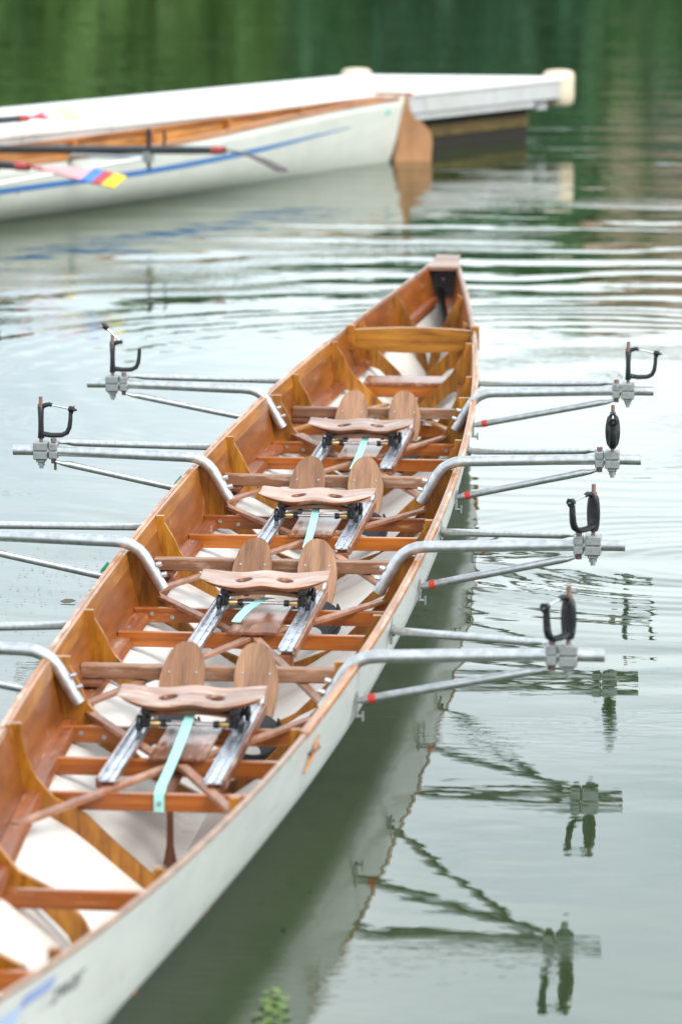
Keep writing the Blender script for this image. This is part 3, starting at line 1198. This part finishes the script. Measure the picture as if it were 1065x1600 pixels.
def rigger(ys, s, ang, openk=False, tagg=False):
    zo = .3195
    path = [(.868, zo), (.79, zo), (.62, .315), (.43, .3085), (.385, .3075), (.362, .305), (.343, .298), (.326, .287), (.312, .271), (.301, .252), (.288, .230), (.275, .206), (.265, .190)]
    rt = MB().tube([(s * x, ys, z) for x, z in path], .0148, 16).build('rigger', M['tube'], B)
    # bolts through the knee
    for (x, z) in ((.281, .222), (.294, .247)):
        MB().tube([(s * (x - .025), ys, z + .006), (s * (x - .012), ys, z + .003)], .006, 8).build('bolt', M['steel'], rt)
    # stays
    yf = ys + .655
    wf = prof(yf, h_(yf) - .045)
    foot1, top1 = Vector((s * (wf + .004), yf, h_(yf) - .045)), Vector((s * .748, ys + .03, .337))
    yn = ys + .05
    wn = prof(yn, .198)
    foot2, top2 = Vector((s * (wn + .006), yn, .198)), Vector((s * .748, ys - .012, .291))
    for a, b_, up in ((foot1, top1, 1), (foot2, top2, 0)):
        d = (b_ - a)
        pts = [a, a + d * .03, a + d * .06, a + d * .90, a + d * .955 + Vector((0, 0, .002 if up else -.002)), b_]
        rr = [.0075, .0085, .0098, .0098, .0088, .0085]
        MB().tube(pts, rr, 12, flat=[(1, .8), (1, 1), (1, 1), (1, 1), (1.1, .75), (1.3, .5)]).build('stay', M['tube'], rt)
    # foot plates on the hull
    fp = MB()
    fp.box((s * (wf + .003), yf, h_(yf) - .045), (.006, .022, .06), None, .001)
    fp.tube([(s * (wf + .004), yf, h_(yf) - .045), (s * (wf + .012), yf, h_(yf) - .045)], .013, 8)
    fp.build('stay_plate', M['cast'], rt)
    fp = MB()
    fp.box((s * (wn + .004), yn, .19), (.006, .024, .055), None, .001)
    fp.tube([(s * wn, yn - .005, .165), (s * (wn + .020), yn - .005, .165)], .004, 8)
    fp.box((s * (wn + .018), yn - .005, .165), (.005, .008, .022), None, .001)
    fp.build('stay_plate', M['cast'], rt)
    # tape near the lower stay's foot
    if s > 0:
        d = (top2 - foot2)
        MB().tube([foot2 + d * .062, foot2 + d * .098], .0108, 14).build('red_tape', M['red'], rt)
    if tagg:
        d = (top2 - foot2)
        p = foot2 + d * .16 + Vector((0, 0, .012))
        MB().tube([p, p + Vector((-.018 * s, 0, .012)), p + Vector((-.026 * s, 0, .004))], [.003, .012, .010], 8).build('green_cap', M['green'], rt)
    # stay clamp
    cl_ = MB()
    x = s * .755
    cl_.box((x, ys, zo + .0115), (.025, .040, .022), None, .003)
    cl_.box((x, ys, zo - .0115), (.025, .040, .022), None, .003)
    cl_.build('clamp', M['cast'], rt)
    cl_ = MB()
    x2 = s * .790
    cl_.box((x2, ys, zo + .0125), (.040, .045, .024), None, .003)
    cl_.box((x2, ys, zo - .0125), (.040, .045, .024), None, .003)
    cl_.box((x2, ys, zo - .0285), (.026, .03, .008), None, .002)
    cl_.build('clamp', M['cast'], rt)
    nb = MB()
    nb.tube([(x2, ys, zo - .032), (x2, ys, zo - .043)], .0095, 6)
    nb.tube([(x2, ys, zo - .043), (x2, ys, zo - .051)], .006, 8)
    nb.build('clamp_nut', M['cast'], rt)
    rb = MB()
    rb.tube([(x, ys, zo + .024), (x, ys, zo + .033)], .008, 6)
    rb.build('rusty_bolt', M['rust'], rt)
    rb = MB()
    rb.tube([(x, ys, zo - .024), (x, ys, zo - .036)], .0075, 6)
    if tagg: rb.tube([(x + .004, ys, zo - .036), (x + .004, ys, zo - .055)], .004, 8)
    rb.build('rusty_bolt', M['rust'], rt)
    oarlock(s * .79, ys, zo + .030, ang, rt, openk)


for i, (ar, al) in enumerate(((-122, 10), (-126, 5), (-88, 2), (2, 4))):
    rigger(ST[i], 1, R(ar))
    rigger(ST[i], -1, R(al), openk=(i == 3), tagg=(i in (1, 2)))


# ---- lettering, colour bars and a toggle on the bow side
def on_hull(y, v, off=.0022):
    """point on the starboard skin, v = metres below the gunwale"""
    z = h_(y) - v
    return Vector((prof(y, z) + off, y, z))


def decal(name, y0, y1, v0, v1, mat, slant=0.0):
    n = 12
    pa = [on_hull(y, v0) for y in np.linspace(y0, y1, n)]
    pb = [on_hull(y + slant, v1) for y in np.linspace(y0, y1, n)]
    vs = pa + pb
    return MB().add(vs, [(i, i + 1, n + i + 1, n + i) for i in range(n - 1)], True).build(name, mat, B)


blue_dec = plain('blue_lettering', (0.25, 0.33, 0.58), .5)
blue2 = plain('pale_blue_lettering', (0.42, 0.52, 0.70), .5)
red_dec = plain('red_lettering', (0.60, 0.13, 0.20), .5)
grey_dec = plain('grey_lettering', (0.16, 0.16, 0.15), .5)
decal('blue_bar', -2.86, -2.70, .020, .036, blue_dec, -.03)
decal('blue_bar', -3.00, -2.87, .030, .070, blue2, -.03)
decal('red_bar', -2.96, -2.84, .068, .084, red_dec, -.03)


def lettering(word, y0, v0, size):
    cu = bpy.data.curves.new('lettering_curve', 'FONT')
    cu.body = word
    cu.size = size
    cu.shear = .35
    tmp = bpy.data.objects.new('lettering_tmp', cu)
    COL.objects.link(tmp)
    dg = bpy.context.evaluated_depsgraph_get()
    me = bpy.data.meshes.new_from_object(tmp.evaluated_get(dg))
    bpy.data.objects.remove(tmp)
    vs = [on_hull(y0 + v.co.x * 1.75, v0 - v.co.y, .0024) for v in me.vertices]
    fs = [tuple(p.vertices) for p in me.polygons]
    bpy.data.meshes.remove(me)
    return MB().add(vs, fs).build('lettering', grey_dec, B)


lettering('zwar', -2.72, .066, .050)
tg = MB()
p = on_hull(-.62, .055, .004)
tg.tube([on_hull(-.70, .085, .006), on_hull(-.64, .060, .008), on_hull(-.58, .030, .006)], [.002, .0045, .002], 8)
tgo = tg.build('wooden_toggle', M['inwale'], B)
MB().tube([on_hull(-.66, .055, .004), on_hull(-.60, .052, .012), on_hull(-.56, .055, .004)], .004, 8).build('toggle_pin', M['dark'], tgo)

# ------------------------------------------------------------------ floating pontoon behind
dock_white = plain('white_decking', (0.80, 0.80, 0.78), .6, 0, .05, 6)
dock_grey = plain('grey_fascia', (0.47, 0.475, 0.47), .6, 0, .12, 9, dirt=(.45, .44, .40), dirt_amt=.4)
float_dark = plain('dark_float', (0.016, 0.013, 0.008), .9, 0, .4, 10)
float_olive = plain('algae_band', (0.11, 0.075, 0.02), .9, 0, .5, 14)
beige = plain('beige_bumper', (0.68, 0.57, 0.42), .55, 0, .1, 12)
dock = empty('floating_pontoon', (0.0, 17.30, 0), math.atan2(.863, .505))
# local: +x runs along the near edge towards the right corner (origin), +y to the far side
tag(dock, 'white topped floating pontoon with grey boarded sides and dark float', 'pontoon')
Ld, Wd = 10.0, 1.52
T = lambda y: .358 - .05 * y / Wd


def dbox(name, x0, x1, y0, y1, zt, zb, mat, bev=.006):
    m = MB()
    vs = [(x0, y0, zb), (x1, y0, zb), (x1, y1, zb), (x0, y1, zb), (x0, y0, zt + T(y0)), (x1, y0, zt + T(y0)), (x1, y1, zt + T(y1)), (x0, y1, zt + T(y1))]
    vs = [(a, b, c if i > 3 else c + T(b)) for i, (a, b, c) in enumerate(vs)]
    m.add(vs, [(0, 3, 2, 1), (4, 5, 6, 7), (0, 1, 5, 4), (1, 2, 6, 5), (2, 3, 7, 6), (3, 0, 4, 7)])
    return m.build(name, mat, dock)


for i in range(12):
    x1 = -i * Ld / 12 - .003
    dbox('deck_board', x1 - Ld / 12 + .006, x1, -.012, Wd + .012, 0, -.022, dock_white)
n = 0
for i in range(14):
    x1 = -.03 - i * .72
    dbox('fascia_board', x1 - .714, x1, .0, .03, -.026, -.125, dock_grey)
    dbox('fascia_board', x1 - .714, x1, Wd - .03, Wd, -.026, -.125, dock_grey)
dbox('end_board', -.030, -.002, .034, Wd - .034, -.026, -.125, dock_grey)
dbox('lower_rail', -Ld, -.30, .014, .05, -.130, -.165, dock_grey)
dbox('float_tank', -Ld, -.27, .09, Wd - .20, -.128, -.60, float_dark)
dbox('algae_band', -Ld, -.272, .080, .0895, -.215, -.280, float_olive)
br = MB()
br.box((-.17, .06, .20), (.11, .03, .07), None, .004)
br.build('bracket', dock_grey, dock)


def bumper(x, y, name='bumper'):
    m = MB()
    poly = []
    for i in range(16):
        a = 2 * math.pi * i / 16
        poly.append((.085 * math.copysign(abs(math.cos(a)) ** .6, math.cos(a)), .085 * math.copysign(abs(math.sin(a)) ** .6, math.sin(a))))
    z = T(y)
    rows = []
    for zz, f in ((-.175, .75), (-.16, .93), (-.12, 1), (0, 1), (.018, .95), (.034, .75), (.038, .4)):
        rows.append([(x + px * f, y + py * f, z + zz) for px, py in poly])
    vs = [p for r_ in rows for p in r_]
    fs = [(j * 16 + i, j * 16 + (i + 1) % 16, (j + 1) * 16 + (i + 1) % 16, (j + 1) * 16 + i) for j in range(len(rows) - 1) for i in range(16)]
    m.add(vs, fs, True)
    m.add(rows[-1], [tuple(range(16))]); m.add(rows[0], [tuple(range(16))])
    m.build(name, beige, dock)


ck = MB()
ck.tube([(-3.40, -.045, .305), (-3.28, -.045, .305)], .012, 8)
for cx in (-3.365, -3.315):
    ck.tube([(cx, -.045, .305), (cx, .004, .305)], .011, 8)
ck.build('cleat', float_dark, dock)
bumper(.03, .06)
bumper(.0, Wd + .02)

# ------------------------------------------------------------------ second boat, moored along the pontoon
b2 = empty('moored_rowing_boat', (-.90, 15.46, 0), math.atan2(.888, .460) - math.pi / 2)
tag(b2, 'cream rowing boat with a blue stripe and plywood rudder, moored along the pontoon', 'rowing boat')
# local: +y to the stern (y=0), bow at y=-9; +x = the side seen from the camera


def w2(v): return max(.03, .06 + .27 * sm(-v, -.3, 3.4) - .30 * sm(-v, 5.8, 9.4))
def h2(v): return .29 + .07 * sm(v, -3.0, 0.1) + .05 * sm(-v, 6, 9)
def k2(v): return -.07 + .05 * sm(v, -1.5, 0) + .25 * sm(-v, 8.2, 9.2)


S2 = [(1, 1), (.985, .85), (.96, .7), (.93, .55), (.87, .42), (.76, .30), (.60, .2), (.4, .11), (.2, .04), (0, 0)]


def sec2(v, i):
    u, q = S2[i]
    b = .5 * sm(v, -2.2, 0)
    u = u * (1 - b) + b * q ** .9
    rake = .075 * (q - .3) * sm(v, -1.0, 0)
    return u * w2(v), v + rake, k2(v) + q * (h2(v) - k2(v))


def prof2(v, z):
    pts = [sec2(v, i) for i in range(len(S2))]
    for a, b in zip(pts, pts[1:]):
        if b[2] <= z <= a[2]:
            return b[0] + (a[0] - b[0]) * (z - b[2]) / max(1e-6, a[2] - b[2])
    return pts[0][0]


V2 = list(np.linspace(-9.2, 0, 60))
vs, fs, ring = [], [], []
for v in V2:
    o_ = [sec2(v, i) for i in range(len(S2))]
    row = o_ + [(-a, b, c) for a, b, c in o_[-2::-1]]
    inn = [((1 if a > 0 else -1) * max(0, abs(a) - .01), b, c + (.01 if abs(a) < .2 and c < .15 else (.004 if 0 < i < len(row) - 1 else 0))) for i, (a, b, c) in enumerate(row)]
    ring.append(row + inn[::-1])
N = len(ring[0])
for r_ in ring: vs += r_
for j in range(len(V2) - 1):
    for i in range(N):
        i2 = (i + 1) % N
        fs.append((j * N + i, j * N + i2, (j + 1) * N + i2, (j + 1) * N + i))
m = MB().add(vs, fs, True)
e0 = (len(V2) - 1) * N
m.add(vs, [tuple(e0 + i for i in range(N // 2)), tuple(range(N // 2))[::-1]])
h2o = m.build('hull', [M['hull2'], M['inwale']], b2)
for p in h2o.data.polygons:
    if all(q % N >= N // 2 for q in p.vertices): p.material_index = 1
wood2 = wood('orange_inner_timber', (0.36, 0.13, 0.035), (0.48, 0.20, 0.06), (0.55, 0.27, 0.10), 'Y', .4, .2)
for s in (1, -1):
    pa, pb, qa, qb = [], [], [], []
    for v in np.linspace(-9.0, -.05, 50):
        x, yy, z = sec2(v, 0)
        pa.append((s * (x + .004), yy, z + .008)); pb.append((s * max(.001, x - .028), yy, z + .008))
        qa.append((s * (x + .004), yy, z - .012)); qb.append((s * max(.001, x - .028), yy, z - .012))
    MB().strip(pa, pb, qa, qb).build('gunwale', wood2, b2)
blue_paint = plain('blue_stripe', (0.045, 0.17, 0.42), .45)
for s in (1, -1):
    pa, pb = [], []
    for v in np.linspace(-9.0, -.55, 60):
        t = (v + 9.0) / 8.45
        za = k2(v) + .66 * (h2(v) - k2(v)) + .012
        zb = za - .028 * min(1, (1 - t) * 6 + .15)
        rk = .075 * (.66 - .3) * sm(v, -1.0, 0)
        pa.append((s * (prof2(v, za) + .003), v + rk, za)); pb.append((s * (prof2(v, zb) + .003), v + rk, zb))
    n = len(pa)
    MB().add(pa + pb, [(i, i + 1, n + i + 1, n + i) for i in range(n - 1)], True).build('blue_stripe', blue_paint, b2)
# frames inside
for v in np.arange(-7.6, -.6, .62):
    m = MB()
    for s in (1, -1):
        m = MB()
        x, yy, z = sec2(v, 0)
        m.box((s * (x - .036), yy, z - .075), (.035, .022, .15), None, .003)
        m.build('knee', wood2, b2)
for v in (-6.4, -5.2, -3.9, -2.7, -1.5):
    MB().box((0, v, .15), (2 * prof2(v, .15) - .03, .09, .02), None, .003).build('thwart', wood2, b2)
ply = wood('plywood_rudder', (0.36, 0.17, 0.075), (0.46, 0.24, 0.115), (0.53, 0.30, 0.16), 'Z', .45, .15, across=12, along=3)
# rudder: hung on the stern, swung a little towards the camera
ra = math.atan2(-.25, 1.0)
rp_ = [(.066, .375), (.082, .375), (.090, .30), (.105, .255), (.16, .215), (.205, .165), (.218, .115), (.212, .04), (.200, -.16), (-.005, -.16), (.0, 0), (.022, .16), (.045, .28)]
wdir = Vector((1.0, .10, 0)).normalized()
inv = Matrix.Rotation(-b2.rotation_euler.z, 3, 'Z')
ld = inv @ wdir
MB().prism(rp_, (.012, .03, 0), ld, (0, 0, 1), Vector((0, 0, 1)).cross(ld).normalized() * -1, .018).build('rudder', ply, b2)
MB().tube([(-.16, .09, .375), (0, .10, .375), (.10, .08, .38)], .010, 8).build('rudder_yoke', wood2, b2)
teal = plain('teal_badge', (0.08, 0.55, 0.48), .4)
pt = Vector((prof2(-.16, .29) + .003, -.16 + .04, .29))
MB().tube([pt, pt + Vector((.003, 0, 0))], .016, 12).build('badge', teal, b2)


# its visible riggers
def rig2(v, s, name='rigger'):
    x0, yy, z0 = sec2(v, 0)
    X = .81
    m = MB().tube([(s * (x0 - .03), v, z0 - .06), (s * (x0 + .02), v, z0 + .015), (s * X, v, .315)], .012, 10)
    r_ = m.build(name, M['tube'], b2)
    MB().tube([(s * (prof2(v - .7, .20) + .003), v - .7, .20), (s * (X - .03), v, .31)], .009, 8).build('stay', M['white'], r_)
    MB().box((s * X, v, .315), (.04, .04, .05), None, .003).build('clamp', M['cast'], r_)
    g = MB()
    g.tube([(s * X, v, .335), (s * X, v, .455)], .012, 8)
    g.tube([(s * X, v, .345), (s * X + .05, v + .04, .345), (s * X + .062, v + .05, .40), (s * X + .058, v + .048, .44)], .008, 8)
    g.tube([(s * X, v, .30), (s * X, v, .255)], .010, 8)
    g.build('oarlock', M['gate'], r_)


for v in (-3.48, -4.83):
    rig2(v, 1)
    rig2(v, -1)

# ---- oars
carbon = plain('black_carbon_shaft', (0.030, 0.034, 0.038), .35, 0, .2, 30)
pink = plain('faded_pink_blade', (0.72, 0.32, 0.33), .45, 0, .1, 14)
redb = plain('red_blade_neck', (0.40, 0.055, 0.06), .5)
bluebl = plain('blue_blade_band', (0.05, 0.20, 0.70), .45)
yellow = plain('yellow_blade_tip', (0.75, 0.52, 0.02), .45)
darkbl = plain('dark_blade_back', (0.055, 0.028, 0.026), .5)
lilac = plain('lilac_blade', (0.60, 0.42, 0.62), .45)
paley = plain('pale_yellow_tip', (0.80, 0.66, 0.30), .45)


def oar(neck, tip, length, up, label, cols, wid=.17, curve=.03, shaft=None):
    """shaft runs back from the neck; blade from neck to tip, face normal to 'up'"""
    neck, tip = Vector(neck), Vector(tip)
    d = (tip - neck)
    bl = d.length
    d.normalize()
    s = d.cross(Vector(up)).normalized()
    u = s.cross(d).normalized()
    o = empty('oar', neck)
    tag(o, label, 'oar', 'oars of the moored rowing boat')
    q = Vector(shaft).normalized() if shaft else d
    MB().tube([q * -length, q * -.25, q * 0], [.0215, .020, .017], 12).build('shaft', carbon, o)
    MB().tube([q * -.07, q * .0], [.0212, .018], 12).build('red_band', redb, o)
    edges = [c[0] for c in cols] + [1.0]
    for i, (t0, mat, nm) in enumerate(cols):
        t1 = edges[i + 1]
        pa, pb, qa, qb = [], [], [], []
        for t in np.linspace(t0, t1, 6):
            c_ = -u * (curve * 4 * (t - .0) ** 2 / 2)
            wl = wid * (.12 + .88 * sm(t, 0, .75)) * .62
            wr = wid * (.12 + .88 * sm(t, 0, .75)) * .38
            P = d * (bl * t) + c_
            pa.append(P - s * wl + u * .004); pb.append(P + s * wr + u * .004)
            qa.append(P - s * wl - u * .004); qb.append(P + s * wr - u * .004)
        MB().strip(pa, pb, qa, qb).build(nm, mat, o)
    return o


o1 = oar((-1.385, 11.80, .370), (-1.09, 11.65, .358), 2.6, (.1, .05, 1),
    'black shafted oar in the oarlock with its dark curved blade edge-on over the cream hull',
    [(0, darkbl, 'blade'), (.55, darkbl, 'blade_band'), (.8, darkbl, 'blade_tip')], wid=.10, curve=.035, shaft=(.888, -.46, .044))
o2 = oar((-2.186, 10.88, .362), (-1.742, 10.65, .347), 2.4, (.2, -.50, .84),
    'oar with a faded pink blade banded blue, red and yellow at its tip',
    [(0, redb, 'blade_neck'), (.16, pink, 'blade'), (.64, bluebl, 'blue_band'), (.76, redb, 'red_stripe'), (.87, yellow, 'yellow_tip')], wid=.115, curve=.02)
o3 = oar((-2.48, 12.62, .452), (-2.27, 12.90, .452), 1.4, (.25, -.6, .8),
    'oar lying above the white pontoon deck with a lilac and pale yellow blade',
    [(0, redb, 'blade_neck'), (.35, lilac, 'blade'), (.62, paley, 'blade_tip')], wid=.12, curve=.0)

# ------------------------------------------------------------------ floating weed
duck = plain('duckweed', (0.10, 0.13, 0.045), .7, 0, .5, 90)
rnd = random.Random(5)
m = MB()


def fleck(x, y, s, z=.003):
    a = rnd.uniform(0, 3.14)
    ca, sa = math.cos(a), math.sin(a)
    q = []
    for px, py in ((-1, -.4), (.2, -.6), (1, .1), (.1, .55)):
        q.append((x + (px * ca - py * sa) * s, y + (px * sa + py * ca) * s, z))
    m.add(q, [(0, 1, 2, 3)])


for _ in range(230):
    fleck(-.72 + rnd.gauss(0, .10), 2.45 + rnd.gauss(0, .36), rnd.uniform(.0015, .005))
for _ in range(60):
    fleck(-.62 + rnd.gauss(0, .07), 1.5 + rnd.gauss(0, .25), rnd.uniform(.0015, .004))
for _ in range(120):
    fleck(.66 + rnd.gauss(0, .05), 6.62 + rnd.gauss(0, .12), rnd.uniform(.003, .010))
for _ in range(60):
    fleck(.5 + rnd.uniform(-.1, .7), rnd.uniform(-1, 4), rnd.uniform(.001, .003))
for _ in range(150):
    fleck(rnd.uniform(.42, 1.25), rnd.uniform(-1.6, 5.5), rnd.uniform(.0008, .0026))
tag(m.build('duckweed', duck), 'tiny green and brown flecks of weed floating on the calm water', 'duckweed', kind='stuff')
lf = MB()
lf.prism([(-.018, 0), (-.006, .012), (.012, .010), (.022, 0), (.008, -.012), (-.008, -.011)], (-.622, 2.13, .005), (1, .1, .05), (-.1, 1, .25), (0, 0, 1), .0015)
tag(lf.build('fallen_leaf', plain('brown_leaf', (.10, .09, .05), .6)), 'small dark fallen leaf floating left of the wooden boat', 'leaf')
lp = MB()
for k in range(45):
    cx, cy, rr = .355 + rnd.gauss(0, .016), -1.70 + rnd.gauss(0, .07), rnd.uniform(.003, .009)
    a0 = rnd.uniform(0, 6.28)
    ca, sa = math.cos(a0), math.sin(a0)
    out = [(rr * math.cos(a) * ca - rr * 1.7 * math.sin(a) * sa, rr * math.cos(a) * sa + rr * 1.7 * math.sin(a) * ca) for a in np.linspace(0, 2 * math.pi, 9)[:-1]]
    lp.prism(out, (cx, cy, .003 + .0002 * k), (1, 0, rnd.uniform(-.15, .15)), (0, 1, rnd.uniform(-.15, .15)), (0, 0, 1), .0008)
tag(lp.build('pondweed', plain('bright_pondweed', (.12, .20, .045), .6, 0, .3, 60)), 'bright green clump of pondweed floating beside the bow of the wooden boat', 'pondweed')

# ------------------------------------------------------------------ the water sheet, once both hulls are known
hole1 = [(prof(y, 0) - .004 + .008, y) for y in np.linspace(-2.5, 6.4, 60) if prof(y, 0) > .012]
hole1 = hole1 + [(-(x - .008) + .008, y) for x, y in hole1[::-1]]
_c, _s = math.cos(b2.rotation_euler.z), math.sin(b2.rotation_euler.z)
h2r = [(prof2(v, 0) - .005, v) for v in np.linspace(-8.0, -.12, 40) if prof2(v, 0) > .012]
h2r = h2r + [(-x, v) for x, v in h2r[::-1]]
hole2 = [(b2.location.x + x * _c - v * _s, b2.location.y + x * _s + v * _c) for x, v in h2r]
make_water([hole1, hole2])
